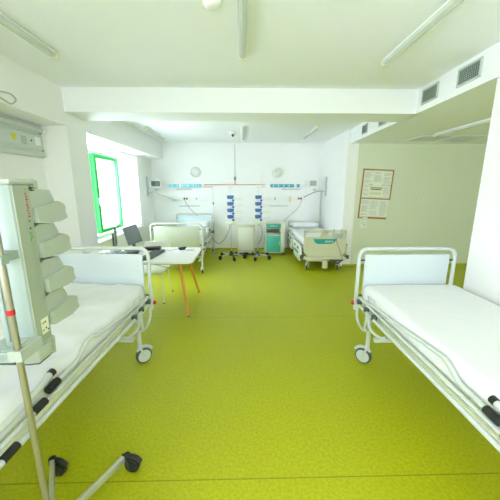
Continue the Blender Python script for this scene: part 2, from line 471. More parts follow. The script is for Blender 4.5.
# ------------------------------------------------------------------ simple tubular hospital bed
def simple_bed(label, loc, fx, fy, W=.87, L=2.0, top=1.065, deck=.585, pan='panel', pan2=None, group=None, li=.115, frame='enamel', rz=0.0, gy=0.0, wr=.075, sw=135):
    """local: detailed end at y=0, bed runs to y=-L, aisle on -x (fx, fy mirror it)"""
    root = thing('hospital_bed', label, 'bed', loc, 0, group)
    w = W/2; dz = deck-.585
    def end(y, nm, pm):
        pn = MB(fx, fy).box(-w+.05, w-.05, y-.011, y+.011, deck-.03, top-.068, .006).build(nm, pm, root)
        c = .075; path = [(-w, y, .50+dz)]
        for i in range(7):
            a = math.radians(180-90*i/6); path.append((-w+c+c*math.cos(a), y, top-.017-c+c*math.sin(a)))
        for i in range(7):
            a = math.radians(90-90*i/6); path.append((w-c+c*math.cos(a), y, top-.017-c+c*math.sin(a)))
        path.append((w, y, .50+dz))
        MB(fx, fy).tube(path, .0165, 12).build('board_frame', frame, pn)
        br = MB(fx, fy)
        for sx_ in (-1, 1):
            for z in (deck+.05, top-.12): br.cyl((sx_*(w-.015), y, z), (sx_*(w-.06), y, z), .008, 8)
        build_each(br, 'bracket', 'dark', pn, 'dark bracket')
    end(0, 'footboard', pan); end(-L, 'headboard', pan2 or pan)
    f = MB(fx, fy)
    for s in (-1, 1): f.box(s*(w-.09)-.018, s*(w-.09)+.018, -L+.02, -.02, deck-.10, deck-.045, .004)
    for y in (-.02, -.7, -1.35, -L+.02): f.box(-w+.07, w-.07, y-.016, y+.016, deck-.10, deck-.06, .004)
    f.box(-w+.06, w-.06, -.30, -.26, .335+dz, .365+dz, .004); f.box(-w+.06, w-.06, -L+.26, -L+.30, .335+dz, .365+dz, .004)
    f.build('bed_frame', frame, root)
    MB(fx, fy).box(-w+.05, w-.05, -L+.03, -.03, deck-.045, deck-.008, .008).build('mattress_platform', 'white', root)
    for s in (-1, 1):
        for y in (-.065, -L+.065):
            lg = MB(fx, fy).cyl((s*(w-li), y, .155), (s*(w-li), y, deck-.09), .019).build('leg', frame, root)
            castor((s*(w-li), y), lg, wr, frame, fx=fx, fy=fy, swivel=math.radians(sw))
    # folded side rails along both sides
    for s in (-1, 1):
        x0 = s*(w-.002)
        r = MB(fx, fy)
        r.tube([(x0+s*.012, -.03, deck-.005), (x0+s*.012, -L+.05, deck+.005)], .0135, 10)
        r.tube([(x0-s*.008, -.05, deck+.042), (x0-s*.008, -L+.07, deck+.045)], .0115, 10)
        z = deck
        r.tube([(x0-s*.012, -.12, z+.05), (x0-s*.014, -.25, z+.065), (x0-s*.016, -.42, z+.080), (x0-s*.018, -.80, z+.110), (x0-s*.02, -1.08+gy, z+.138),
                (x0-s*.02, -1.15+gy, z+.13), (x0-s*.012, -1.24+gy, z+.092), (x0-s*.008, -1.36+gy, z+.088), (x0-s*.008, -1.47+gy, z+.085)], .0125, 10, 5)
        r.tube([(x0-s*.03, -1.42+gy, z+.128), (x0-s*.025, -1.60+gy, z+.105), (x0-s*.02, -1.9, z+.085)], .0165, 10, 4)
        rail = build_each(r, 'side_rail', frame, root)[0]
        g = MB(fx, fy)
        g.cyl((x0-s*.008, -1.405+gy, z+.085), (x0-s*.008, -1.475+gy, z+.083), .019, 12)
        g.cyl((x0-s*.008, -1.50+gy, z+.05), (x0-s*.008, -1.57+gy, z+.05), .019, 12)
        g.cyl((x0-s*.03, -1.40+gy, z+.130), (x0-s*.03, -1.425+gy, z+.128), .0185, 12)
        g.cyl((x0+s*.012, -1.69+gy, z+.008), (x0+s*.012, -1.76+gy, z+.008), .0175, 12)
        build_each(g, 'rail_grip', 'black', rail, 'black grip')
        j = MB(fx, fy)
        for y, zz in ((-.09, .02), (-.24, .012), (-.38, .008)): j.box(x0-s*.014, x0+s*.026, y-.016, y+.016, deck+zz-.018, deck+zz+.024, .006)
        build_each(j, 'rail_joint', 'dark', rail, 'dark joint')
        k = MB(fx, fy)
        k.tube([(x0, -.045, deck-.03), (x0, -.05, deck-.13), (x0-s*.02, -.065, deck-.20), (x0-s*.06, -.068, deck-.255), (x0-s*.10, -.068, deck-.27)], .0115, 8, 5)
        k.tube([(x0, -.24, deck+.0), (x0, -.235, deck-.10), (x0-s*.02, -.18, deck-.18), (x0-s*.09, -.085, deck-.25)], .0105, 8, 5)
        k.tube([(x0, -.25, deck-.0), (x0, -.29, deck-.08), (x0, -.36, deck-.115), (x0-s*.02, -.46, deck-.115), (x0-s*.04, -.50, deck-.09)], .0105, 8, 5)
        build_each(k, 'rail_linkage', frame, rail)
        MB(fx, fy).tube([(x0-s*.02, -.20, deck+.07), (x0-s*.015, -.20, deck+.12), (x0-s*.018, -.31, deck+.12), (x0-s*.02, -.31, deck+.07)], .004, 6).build('wire_hook', frame, rail)
    kn = MB(fx, fy); kn.sphere((-w-.020, .008, deck-.025), .019, .019, .019); kn.cyl((-w-.01, .008, deck-.025), (-w+.01, .008, deck-.025), .009)
    kn.build('release_knob', 'red', root, 'red release knob')
    root.rotation_euler.z = rz
    return root

# right near bed: centre x 1.415, detailed end at y 2.433
simple_bed('white tubular hospital bed with pale board standing against the right-hand wall', (1.430, 2.433, 0), 1, 1, pan='panel', L=2.02, W=.845, top=1.092, deck=.60)
m = mattress('mattress', .825, 1.94, .165, .006, 1.0, fold=.25)
m.location = (1.458, 1.445, .60); tag(m, 'smooth white sheeted mattress on the bed by the right-hand wall', 'mattress')
# left near bed (mirrored)
simple_bed('white tubular hospital bed with pale board nearest the left wall and rack', (-1.262, 2.50, 0), -1, 1, pan='panel', L=2.02, W=.86, top=1.095, deck=.60, rz=math.radians(-2.7), gy=.18)
m = mattress('mattress', .835, 1.94, .16, .018, 5.3, fold=.9)
m.location = (-1.277-.055, 1.515, .60); m.rotation_euler.z = math.radians(-2.7); tag(m, 'crumpled white sheeted mattress on the bed behind the grey rack', 'mattress')
# left back bed
simple_bed('far tubular hospital bed with sage green footboard below the left wall unit', (-1.215, 5.25, 0), -1, -1, W=.93, L=2.05, top=.965, deck=.50, pan='panelgreen', pan2='panelblue', frame='greyenamel', wr=.055, sw=95, li=.03)
m = mattress('mattress', .88, 1.96, .15, .010, 9.1); m.location = (-1.235, 6.28, .50)
tag(m, 'white sheeted mattress on the far bed with sage footboard', 'mattress')
p = mattress('pillow', .55, .34, .12, .012, 2.2, r=.055, ny=20); p.location = (-1.10, 6.98, .662)
tag(p, 'soft white pillow on the far left bed before the pale blue headboard', 'pillow')
q = mattress('folded_cloth', .26, .30, .05, .006, 4.2, 'cyan', r=.02, ny=14); q.location = (-1.50, 5.75, .668)
tag(q, 'pale cyan folded cloth on the far bed with sage footboard', 'cloth')
q = mattress('folded_blanket', .34, .5, .10, .02, 6.7, r=.045, ny=20, fold=1.2); q.location = (-.97, 5.85, .668)
tag(q, 'crumpled white blanket heaped on the aisle edge of the far left bed', 'blanket')

# ------------------------------------------------------------------ electric bed, back right
EB = thing('electric_hospital_bed', 'cream electric hospital bed with teal label on its footboard', 'bed', (1.555, 5.42, 0))
fb = MB()
def rr(x0, x1, z0, z1, r, n=5):
    pts = []
    for cx, cz, a0 in ((x1-r, z1-r, 0), (x0+r, z1-r, 90), (x0+r, z0+r, 180), (x1-r, z0+r, 270)):
        for i in range(n+1): a = math.radians(a0+90*i/n); pts.append((cx+r*math.cos(a), cz+r*math.sin(a)))
    return pts
def slotted_board(name, y, parent, zb, zt, m_='cream'):
    """board with two hand openings, built as bands around the openings"""
    b = MB(); t0, t1 = y-.022, y+.022
    b.prism([(-.40, zb+.07), (-.34, zb), (.34, zb), (.40, zb+.07), (.405, zt-.14), (-.405, zt-.14)], 'y', t0, t1)
    b.prism(rr(-.405, .405, zt-.05, zt, .024), 'y', t0, t1)
    b.box(-.405, -.365, t0, t1, zt-.145, zt-.02); b.box(.365, .405, t0, t1, zt-.145, zt-.02)
    b.prism([(-.10, zt-.145), (-.05, zt-.03), (.05, zt-.03), (.10, zt-.145)], 'y', t0, t1)
    return b.build(name, m_, parent)
f0 = slotted_board('footboard', 0, EB, .30, .80)
slotted_board('headboard', 2.03, EB, .30, .735)
lab = MB().prism([(-.235, .63), (.225, .63), (.20, .59), (.13, .535), (-.15, .535), (-.19, .56)], 'y', -.029, -.021).build('label_plate', 'teallabel', f0, 'teal label plate')
mk = MB()
for k in range(6): mk.box(-.005+k*.026, .011+k*.026, -.0315, -.0285, .578, .598 if k % 2 else .592)
mk.box(-.005, .15, -.0315, -.0285, .566, .570)
mk.build('label_mark', 'creamlight', lab, 'small pale lettering')
e = MB()
e.box(-.40, .40, -.02, 1.98, .24, .29, .01); e.box(-.36, .36, .05, 1.95, .39, .44, .008)
e.box(-.42, .42, -.06, .03, .235, .275, .01)
build_each(e, 'bed_frame', 'cream', EB)
MB().box(-.41, .41, .04, 1.97, .44, .472, .01).build('mattress_platform', 'creamlight', EB)
for y in (.55, 1.45): MB().box(-.08, .08, y-.09, y+.09, .10, .40, .02).build('lift_column', 'creamlight', EB)
c = MB(); c.box(-.33, .33, .05, .12, .17, .24, .012); c.box(-.33, .33, 1.80, 1.87, .17, .24, .012); c.box(-.05, .05, .1, 1.85, .14, .19, .01)
c.box(-.35, -.05, -.045, -.02, .20, .26, .008); c.cyl((.02, -.02, .06), (.02, -.02, .22), .055)
build_each(c, 'undercarriage', 'cream', EB)
for sx_ in (-1, 1):
    for y in (.085, 1.835): castor((sx_*.30, y), EB, .075, 'cream', swivel=math.radians(250))
bp_ = MB()
for sx_ in (-1, 1): bp_.cyl((sx_*.435, -.02, .245), (sx_*.435, -.02, .31), .04)
build_each(bp_, 'corner_bumper', 'dark', EB, 'dark corner bumper')
tt = MB().box(.10, .36, -.05, -.02, .20, .23); tt.tube([(.16, -.03, .22), (.2, -.05, .17), (.26, -.04, .15), (.33, -.03, .20)], .012, 8, 5)
tt.build('cable_bundle', 'dark', EB, 'dark cables under the frame')
def side_panel(y0, y1, z0, z1, x, nm='side_rail'):
    s = MB(); P = [(y0+.10, z0), (y1-.10, z0), (y1-.02, z0+.10), (y1, z1-.08), (y1-.08, z1), (y0+.08, z1), (y0, z1-.08), (y0+.02, z0+.10)]
    s.prism(P, 'x', x-.018, x+.018, .008)
    s = s.build(nm, 'creamlight', EB, 'white moulded side rail')
    ym = (y0+y1)/2; h = z1-z0
    k = -1 if x < 0 else 1
    q = MB(); q.prism(rr(ym-.20, ym+.20, z0+h*.36, z0+h*.50, .03), 'x', x+k*.017, x+k*.024); q.build('rail_stripe', 'teallabel', s, 'teal stripe')
    q = MB()
    for c_ in (-.17, .17): q.prism(rr(ym+c_-.06, ym+c_+.06, z0+h*.66, z0+h*.80, .025), 'x', x+k*.017, x+k*.022)
    build_each(q, 'rail_recess', 'slot', s, 'dark grip recess')
    q = MB().tube([(x, y0+.08, z1), (x, y0+.02, z1+.006), (x, y1-.02, z1+.006)], .014, 8); q.build('rail_seal', 'niche', s)
for x in (-.445, .445):
    side_panel(.02, .86, .17, .50, x); side_panel(.95, 1.75, .20, .54, x)
m = mattress('mattress', .80, 1.93, .14, .006, 3.3, fold=.4); m.location = (1.54, 6.42, .473)
tag(m, 'white sheeted mattress on the cream electric bed', 'mattress')
p = mattress('pillow', .66, .38, .13, .012, 7.7, r=.06, ny=20); p.location = (1.50, 7.14, .620); tag(p, 'plump white pillow at the head of the cream electric bed', 'pillow')
RC = thing('control_panel', 'grey bed control panel hooked on the cream footboard', 'control panel', (1.555+.225, 5.37, .70))
MB().prism([(-.12, -.05), (.10, -.06), (.12, .05), (-.10, .05)], 'y', -.01, .015, .005).build('panel_body', 'greystrip', RC)
b = MB()
for i in range(5):
    for j in range(3): b.box(-.085+i*.038, -.063+i*.038, -.013, -.009, -.035+j*.028, -.018+j*.028)
b.build('button', 'niche', RC)['kind'] = 'stuff'
b = MB(); b.tube([(-.07, .005, .05), (-.07, .012, .10), (-.07, .03, .112), (-.07, .05, .105), ], .005, 6, 3); b.tube([(.07, .005, .05), (.07, .012, .10), (.07, .03, .112), (.07, .05, .105)], .005, 6, 3)
build_each(b, 'hook', 'wire', RC, 'thin grey hook')
MB().tube([(-.02, .0, -.06), (0, -.01, -.16), (.05, -.02, -.28), (.08, -.01, -.36), (.11, -.01, -.45)], .005, 6, 5).build('cord', 'wire', RC, 'grey cord')

# ------------------------------------------------------------------ near infusion stand and docking rack
HX, HY = -.865, 1.022
ST = thing('infusion_stand', 'near steel infusion stand with a star base on black castors', 'infusion stand', (HX, HY, 0))
MB().cyl((0, 0, .075), (0, 0, 1.72), .0125, 18).build('pole', 'chrome', ST)
MB().lathe([(.05, .065), (.055, .085), (.05, .12), (.022, .135), (.018, .17)], (0, 0, 0)).build('hub', 'dark', ST)
for k in range(6):
    a = math.radians(62+60*k); L_ = .37
    d_ = Vector((math.cos(a), math.sin(a), 0)); n_ = Vector((-d_.y, d_.x, 0))
    R = Matrix((d_, n_, Vector((0, 0, 1)))).transposed()
    l = MB(); c_ = d_*(L_/2+.02)
    b_ = MB(); lg = MB()
    lg.box(c_.x-L_/2, c_.x+L_/2, c_.y-.0115, c_.y+.0115, .082, .118, .003, rot=R)
    lg = lg.build('leg', 'alu', ST)
    e_ = d_*(L_+.022)
    cap = MB(); cap.box(e_.x-.005, e_.x+.005, e_.y-.014, e_.y+.014, .080, .124, .003, rot=R); cap.build('end_cap', 'black', lg, 'black end cap')
    w_ = d_*(L_+.04)
    sw = math.radians(-8) if math.sin(a) > 0 else a
    castor((w_.x, w_.y), lg, .043, 'black', 'black', swivel=sw)

DR = thing('docking_rack', 'tall grey pump docking rack clamped to the near infusion stand', 'medical rack', (-.865, 1.13, .875))
XF = -.93
def RB():
    m_ = MB(ox=.865, oy=-1.13, oz=.112-.875); m_.k = .93; return m_
b = RB()
# body plan: right face x=XF, chamfer towards the pole side
b.prism([(XF, 1.200), (XF, 1.302), (-.965, 1.318), (-1.060, 1.318), (-1.075, 1.300), (-1.075, 1.215), (-1.050, 1.196), (-.985, 1.192)], 'z', .885, 1.612, .006)
b.build('rack_body', 'rackpale', DR)
RB().prism([(XF+.001, 1.204), (XF+.001, 1.300), (XF+.006, 1.297), (XF+.006, 1.207)], 'z', .90, 1.605).build('side_cover', 'rackface', DR, 'sage grey side cover')
g = RB()
for x in (-1.0, -1.028): g.box(x-.004, x+.004, 1.180, 1.1935, .93, 1.58, .002)
g.build('mounting_channel', 'niche', DR)
c = RB(); c.prism([(XF+.012, 1.188), (XF+.012, 1.335), (-1.085, 1.335), (-1.085, 1.185)], 'z', 1.609, 1.632, .008)
c.prism([(1.325, 1.60), (1.325, 1.632), (1.350, 1.625), (1.352, 1.598), (1.345, 1.592)], 'x', -1.07, XF+.010)
c.build('top_cap', 'rackgrey', DR)
RB().box(XF-.02, XF+.004, 1.319, 1.332, 1.582, 1.588).build('catch', 'dark', DR)
bb = RB(); bb.prism([(XF+.010, 1.190), (XF+.012, 1.262), (XF-.005, 1.330), (-1.06, 1.330), (-1.07, 1.186), (-.97, 1.180)], 'z', .822, .890, .006)
bb.prism([(1.270, .815), (1.262, .898), (1.300, .900), (1.318, .885), (1.312, .805)], 'x', -.97, XF+.004)
bb.build('rack_base', 'rackgrey', DR)
RB().prism([(1.283, .825), (1.280, .885), (1.298, .887), (1.302, .822)], 'x', XF+.002, XF+.008).build('base_recess', 'rackface', DR)
RB().prism([(XF+.008, 1.192), (XF+.010, 1.262), (XF-.007, 1.326), (-1.055, 1.326), (-1.065, 1.188), (-.97, 1.183)], 'z', .817, .8225).build('base_seal', 'dark', DR)
pr_ = RB(); pr_.box(-1.13, -1.015, 1.165, 1.179, .84, .905, .004); pr_.box(-1.13, -1.01, 1.176, 1.29, .84, .905, .005); pr_ = pr_.build('power_box', 'rackpale', DR)
RB().box(-1.132, -1.008, 1.164, 1.292, .832, .8405, .002).build('power_box_base', 'dark', pr_)
ln = RB()
for k in range(4): ln.box(-1.10, -1.05+(k % 2)*.01, 1.1635, 1.1655, .85+k*.011, .854+k*.011)
ln.build('printed_lines', 'ink', pr_)
# modules: side profiles in (y,z)
prof = [(1.300, 1.456), (1.302, 1.590), (1.440, 1.592), (1.460, 1.558), (1.500, 1.534), (1.512, 1.520), (1.520, 1.490), (1.514, 1.478), (1.526, 1.450), (1.455, 1.443), (1.450, 1.450)]
for k, z in enumerate((1.592, 1.432, 1.264, 1.100)):
    dz = z-1.592
    P = [(y, (zz+dz)) for y, zz in prof]
    mod = RB()
    # main block, slightly tapered top, then stepped nose
    mod.prism([(1.298, P[0][1]+.0), (1.300, z-.012), (1.335, z+.002), (1.442, z-.006), (1.468, z-.050), (1.460, z-.148), (1.305, z-.138)], 'x', -1.060, XF-.002)
    mod.build('docking_module', 'rackgrey', DR)
    nz = RB(); nz.prism([(1.314, z-.150), (1.314, z-.084), (1.400, z-.072), (1.465, z-.060), (1.506, z-.076), (1.520, z-.092), (1.513, z-.110), (1.525, z-.148), (1.455, z-.160)], 'x', -1.045, XF+.020)
    nz.build('module_nose', 'rackgrey', DR)
    ft = RB(); ft.box(XF-.03, XF-.01, 1.31, 1.325, z-.150, z-.142); ft.box(XF-.03, XF-.01, 1.455, 1.47, z-.163, z-.157)
    build_each(ft, 'module_foot', 'dark', DR)
# marks on the side cover
x = XF+.0065
def marks(nm, m_, rects):
    q = RB()
    for y0, y1, z0, z1 in rects: q.box(x, x+.0012, y0, y1, z0, z1)
    q.build(nm, m_, DR)
marks('printed_mark', 'redmark', [(1.268+.003*(k % 2), 1.275+.003*(k % 3), 1.575-.012*k-.007, 1.575-.012*k) for k in range(9)])
marks('printed_mark', 'greenmark', [(1.262, 1.271, 1.396, 1.408), (1.266, 1.276, 1.382, 1.392), (1.260, 1.266, 1.370, 1.380), (1.270, 1.275, 1.588, 1.593)])
random.seed(3)
marks('printed_mark', 'slot', [(1.268, 1.274, 1.452, 1.459), (1.266, 1.274, 1.42, 1.428)])
marks('printed_mark', 'ink', [(1.262+random.random()*.006, 1.271+random.random()*.006, 1.35-.022*k, 1.360-.022*k) for k in range(10)] + [(1.274, 1.286, 1.08, 1.11), (1.260, 1.272, 1.075, 1.105)])
marks('side_label', 'papercream', [(1.240, 1.287, .935, 1.008)])
x += .0014
marks('printed_mark', 'slot', [(1.262, 1.270, .985, .992), (1.247, 1.256, .985, .990), (1.262, 1.270, .955, .962), (1.275, 1.284, .942, .950), (1.246, 1.252, .950, .956)])
x -= .0014
# pole clamps reach from the rack's back to the pole
for z, zh, cm in ((.972, .022, 'rackgrey'), (1.345, .016, 'niche')):
    o_ = dict(ox=.865, oy=-1.13, oz=-.875)
    cl = MB(**o_); ar = [(HX+.026, HY-.020), (HX+.026, HY+.096), (HX-.006, HY+.096), (HX-.006, HY+.0135)] if z < 1.1 else [(HX+.0175, HY-.020), (HX+.0175, HY+.0135)]
    cl.prism([(HX-.024, HY-.020)] + ar + [(HX+.0135, HY+.0135), (HX+.0135, HY-.0128), (HX-.0135, HY-.0128), (HX-.0135, HY+.0135), (HX-.0095, HY+.0135), (HX-.0095, HY+.096), (HX-.060, HY+.096), (HX-.060, HY+.070), (HX-.024, HY+.050)], 'z', z-zh, z+zh)
    cl.build('pole_clamp', cm, DR)
    cl = MB(**o_); cl.cyl((HX-.085, HY+.0, z+.002), (HX-.023, HY+.0, z+.002), .009, 10); cl.lathe([(.012, 0), (.02, .01), (.02, .03), (.012, .04)], (HX-.115, HY, z+.002), Vector((1, 0, 0)), 12)
    cl.build('clamp_screw', 'niche', DR)
bd = MB(); bd.cyl((0, 0, 1.135), (0, 0, 1.155), .0135, 14); bd.build('marking_band', 'red', ST, 'thin red band')

# ------------------------------------------------------------------ table, chair, electronics
TB = thing('desk_table', 'white-topped table with orange wooden legs beside the window', 'table', (-1.27, 3.73, 0))
def rrect(x0, x1, y0, y1, r, n=6):
    return rr(x0, x1, y0, y1, r, n)
MB().prism(rrect(-.67, .67, -.42, .42, .06), 'z', .715, .74, .003).build('tabletop', 'white', TB)
for sx_ in (-1, 1):
    for sy_ in (-1, 1):
        lg = MB().tube([(sx_*.47, sy_*.22, .712), (sx_*.575, sy_*.38+(.05 if sy_ < 0 else .16), .02)], .0185, 12).build('leg', 'wood', TB, 'orange wooden leg')
        e_ = Vector((sx_*.575, sy_*.38+(.05 if sy_ < 0 else .16), 0)); d_ = (Vector((sx_*.47, sy_*.22, .712))-e_).normalized()
        MB().lathe([(.016, .001), (.017, .02)], e_, Vector((0, 0, 1))).build('leg_tip', 'tyre', lg, 'grey metal tip')
u = MB()
u.tube([(-.47, -.22, .66), (.47, -.22, .66)], .006, 8); u.tube([(-.47, .22, .66), (.47, .22, .66)], .006, 8)
u.tube([(-.47, -.22, .66), (.47, .22, .60)], .005, 8); u.tube([(-.47, .22, .66), (.47, -.22, .58)], .005, 8)
for sx_ in (-.47, .47): u.tube([(sx_, -.22, .66), (sx_, .22, .66)], .006, 8)
for sx_ in (-.2, .2): u.cyl((sx_, -.22, .655), (sx_, -.22, .714), .006, 8)
build_each(u, 'brace', 'niche', TB, 'thin grey metal brace')

CH = thing('dining_chair', 'white chair with thin pale legs pushed under the white-topped table', 'chair', (-1.29, 4.07, 0))
s = MB()
# moulded seat
nx, ny_ = 8, 8; vs = []; 
for sgn in (0, 1):
    for i in range(nx+1):
        for j in range(ny_+1):
            X = -.20+.40*i/nx; Y = -.20+.40*j/ny_
            r_ = max(abs(X), abs(Y))/.2
            X2, Y2 = X*(1-.10*max(0, (abs(Y)/.2))**4), Y*(1-.06*(abs(X)/.2)**4)
            Z = .445+.02*(abs(X)/.2)**3+.015*(Y/.2)**2 - (.03*max(0, (-Y/.2))**4) - sgn*.012
            vs.append((X2, Y2, Z))
fs = []; N = (nx+1)*(ny_+1)
I = lambda i, j, s_: s_*N+i*(ny_+1)+j
for i in range(nx):
    for j in range(ny_):
        fs.append((I(i, j, 0), I(i+1, j, 0), I(i+1, j+1, 0), I(i, j+1, 0))); fs.append((I(i, j, 1), I(i, j+1, 1), I(i+1, j+1, 1), I(i+1, j, 1)))
for i in range(nx): fs += [(I(i, 0, 0), I(i, 0, 1), I(i+1, 0, 1), I(i+1, 0, 0)), (I(i, ny_, 0), I(i+1, ny_, 0), I(i+1, ny_, 1), I(i, ny_, 1))]
for j in range(ny_): fs += [(I(0, j, 0), I(0, j+1, 0), I(0, j+1, 1), I(0, j, 1)), (I(nx, j, 0), I(nx, j, 1), I(nx, j+1, 1), I(nx, j+1, 0))]
s._take(vs, fs, True); s.build('seat', 'creamlight', CH)
k = MB(); R = Matrix.Rotation(math.radians(-8), 3, 'X')
k.box(-.19, .19, .205, .223, .47, .80, .03, rot=R, segs=4); k.build('backrest', 'creamlight', CH)
for sx_ in (-1, 1):
    for sy_ in (-1, 1):
        lg = MB().tube([(sx_*.145, sy_*.15, .432), (sx_*.18, sy_*.245, .014)], .0095, 10).build('leg', 'creamlight', CH)
        MB().lathe([(.012, .001), (.012, .022)], (sx_*.18, sy_*.245, 0)).build('leg_cap', 'wire', lg, 'dark foot cap')
# monitors
def monitor(label, loc, rz, tilt, roll, w_=.36, h_=.25, z0=.09):
    t = thing('computer_monitor', label, 'monitor', loc, rz)
    R_ = Matrix.Rotation(tilt, 3, 'X') @ Matrix.Rotation(roll, 3, 'Y')
    p_ = MB(); p_.box(-w_/2, w_/2, -.012, .012, z0, z0+h_, .006, rot=R_); p_ = p_.build('screen_housing', 'monback', t)
    q_ = MB(); c_ = R_ @ Vector((0, -.014, 0)); q_.box(-w_/2+.012+c_.x, w_/2-.012+c_.x, c_.y-.001, c_.y+.001, z0+.012+c_.z, z0+h_-.012+c_.z, rot=R_); q_.build('screen', 'screen', p_)
    MB().box(-.02, .02, .02, .045, .01, z0+h_*.6, .005).build('stand_neck', 'dark', t)
    MB().box(-.11, .11, -.06, .09, .0, .012, .005).build('stand_foot', 'dark', t)
    return t
monitor('black monitor seen edge-on on the white-topped table by the window', (-1.76, 3.98, .741), math.radians(112), 0, 0, .30, .26, .08)
monitor('dark screen tilted sideways on the white-topped table', (-1.53, 3.98, .741), math.radians(6), math.radians(-8), math.radians(-18), .20, .25, .09)
def keyboard(label, loc, rz, w_=.42, d_=.15, mm='black'):
    t = thing('keyboard', label, 'keyboard', loc, rz)
    MB().box(-w_/2, w_/2, -d_/2, d_/2, 0, .018, .005).build('keyboard_base', mm, t)
    q_ = MB()
    for i in range(15):
        for j in range(5):
            q_.box(-w_/2+.012+i*(w_-.02)/15, -w_/2+.006+(i+1)*(w_-.02)/15-.003, -d_/2+.01+j*(d_-.02)/5, -d_/2+.01+(j+1)*(d_-.02)/5-.004, .018, .024)
    q_.build('key', 'dark', t)['kind'] = 'stuff'
    return t
keyboard('black keyboard lying at the front of the table, partly past the bed post', (-1.165, 3.66, .741), math.radians(84), .46, .155, 'dark')
keyboard('black keyboard behind the left bed board at the window end of the table', (-1.60, 3.74, .741), math.radians(3), .42, .15)
q = MB().box(-.14, .14, -.05, .05, 0, .045, .006).build('document_tray', 'black'); q.location = (-1.30, 3.98, .741); tag(q, 'low black box between the two keyboards on the table', 'box')
q = MB().box(-.07, .07, -.04, .04, 0, .05, .008).build('desk_phone', 'creamlight'); q.location = (-1.86, 3.62, .741); tag(q, 'small pale box at the window end of the table', 'box')
q = MB(); q.box(-.055, .055, -.03, .03, 0, .035, .008); q = q.build('power_adapter', 'black'); q.location = (-.855, 4.0, .741); q.rotation_euler.z = .5; tag(q, 'black power adapter on the far edge of the white table', 'adapter')
q = MB(); q.box(-.06, .06, -.035, .035, 0, .032, .014, segs=3); q = q.build('computer_mouse', 'white'); q.location = (-.745, 3.955, .741); tag(q, 'white box-like mouse beside the black power adapter', 'mouse')
q = MB().tube([(-.90, 3.985, .757), (-1.0, 3.93, .745), (-1.06, 3.95, .745), (-1.12, 3.98, .745), (-1.15, 4.0, .745)], .0035, 6, 6).build('power_cable', 'wire'); tag(q, 'thin dark cable running across the white tabletop', 'cable')

# ------------------------------------------------------------------ back stands with pumps
def back_stand(x, y, label):
    t = thing('infusion_stand', label, 'infusion stand', (x, y, 0), 0, 'infusion stands in front of the back wall')
    MB().cyl((0, 0, .07), (0, 0, 1.62), .0085, 10).build('pole', 'alu', t)
    MB().lathe([(.055, .075), (.06, .10), (.03, .15), (.02, .18)], (0, 0, 0), seg=14).build('hub', 'dark', t)
    for k in range(5):
        a = math.radians((-33 if x > 0 else -147)+72*k); d_ = Vector((math.cos(a), math.sin(a), 0))
        lg = MB().tube([d_*.03+Vector((0, 0, .105)), d_*.25+Vector((0, 0, .085))], .014, 8).build('leg', 'dark' if k % 2 else 'alu', t)
        castor(tuple((d_*.26).xy), lg, .035, 'black', 'black', swivel=a)
    h_ = MB(); h_.tube([(-.05, 0, 1.60), (-.05, 0, 1.585), (0, 0, 1.58), (.05, 0, 1.585), (.05, 0, 1.60)], .004, 6); h_.build('hook', 'alu', t)
    return t
def pump(x, y, z, label, first):
    t = thing('syringe_pump', label, 'syringe pump', (x, y, z), 0, 'blue-faced pumps on the back stands')
    MB().box(-.075, .075, -.055, .055, -.045, .048, .010).build('pump_body', 'creamlight', t)
    MB().prism([(-.074, .022), (-.068, .044), (.070, .044), (.074, .022), (.058, -.030), (-.050, -.034), (-.074, -.005)], 'y', -.064, -.054).build('front_panel', 'blue', t, 'blue front panel')
    MB().cyl((.058, -.076, -.062), (.058, -.05, -.062), .026, 12).build('drive_head', 'blue', t, 'blue drive knob')
    q_ = MB(); q_.cyl((.08, -.05, -.018), (.25, -.05, -.018), .005, 6); q_.cyl((.08, -.05, -.05), (.22, -.05, -.05), .004, 6); q_.box(.246, .251, -.065, -.035, -.032, -.004)
    q_.build('plunger', 'alu', t)
    return t
fst = True
for x, y, nm in ((-.278, 6.45, 'left'), (.327, 6.45, 'right')):
    back_stand(x, y, 'dark-based infusion stand, the %s one of the two beside the white trolley' % nm)
    for z, w_ in ((1.375, 'topmost'), (1.235, 'second from top'), (1.095, 'third from top'), (.955, 'lowest')):
        pump(x+.0, y-.066, z, 'blue-faced pump, %s on the %s back stand' % (w_, nm), fst)
    q = MB(); q.box(-.09, .09, -.05, .04, -.05, .035, .01); q = q.build('power_unit', 'creamlight'); q.location = (x, y-.052, .845)
    tag(q, 'pale power unit below the pumps on the %s back stand' % nm, 'power unit', 'power units on the back stands')
q = MB().tube([(-.30, 6.40, .80), (-.32, 6.38, .66), (-.42, 6.48, .46), (-.53, 6.5, .34), (-.62, 6.5, .36), (-.72, 6.5, .48)], .006, 6, 6).build('power_cable', 'wire'); tag(q, 'black cable drooping from the left back stand to the far bed', 'cable')
q = MB().tube([(.32, 6.40, .80), (.40, 6.40, .72), (.415, 6.41, .55), (.38, 6.42, .42), (.335, 6.43, .33)], .006, 6, 6).build('power_cable', 'wire'); tag(q, 'black cable hanging along the right back stand', 'cable')

# white trolley
WT = thing('medical_trolley', 'plain white box trolley on black castors between the two back stands', 'trolley', (.058, 6.92, 0))
w = MB(); w.box(-.205, .205, -.17, .17, .09, .705, .008); w.build('cabinet_body', 'cream', WT)
MB().box(-.215, .215, -.18, .18, .705, .725, .006).build('worktop', 'creamlight', WT)
MB().box(-.195, .195, -.155, .16, .06, .09, .004).build('plinth', 'white', WT)
MB().box(-.175, .175, -.176, -.169, .13, .67, .003).build('front_panel', 'creamlight', WT)
for sx_ in (-1, 1):
    for y in (-.12, .12): castor((sx_*.15, y), WT, .026, 'black', 'black', swivel=0)
MB().box(-.06, .06, -.23, -.17, .03, .075, .012).build('foot_pedal', 'black', WT, 'black foot pedal')

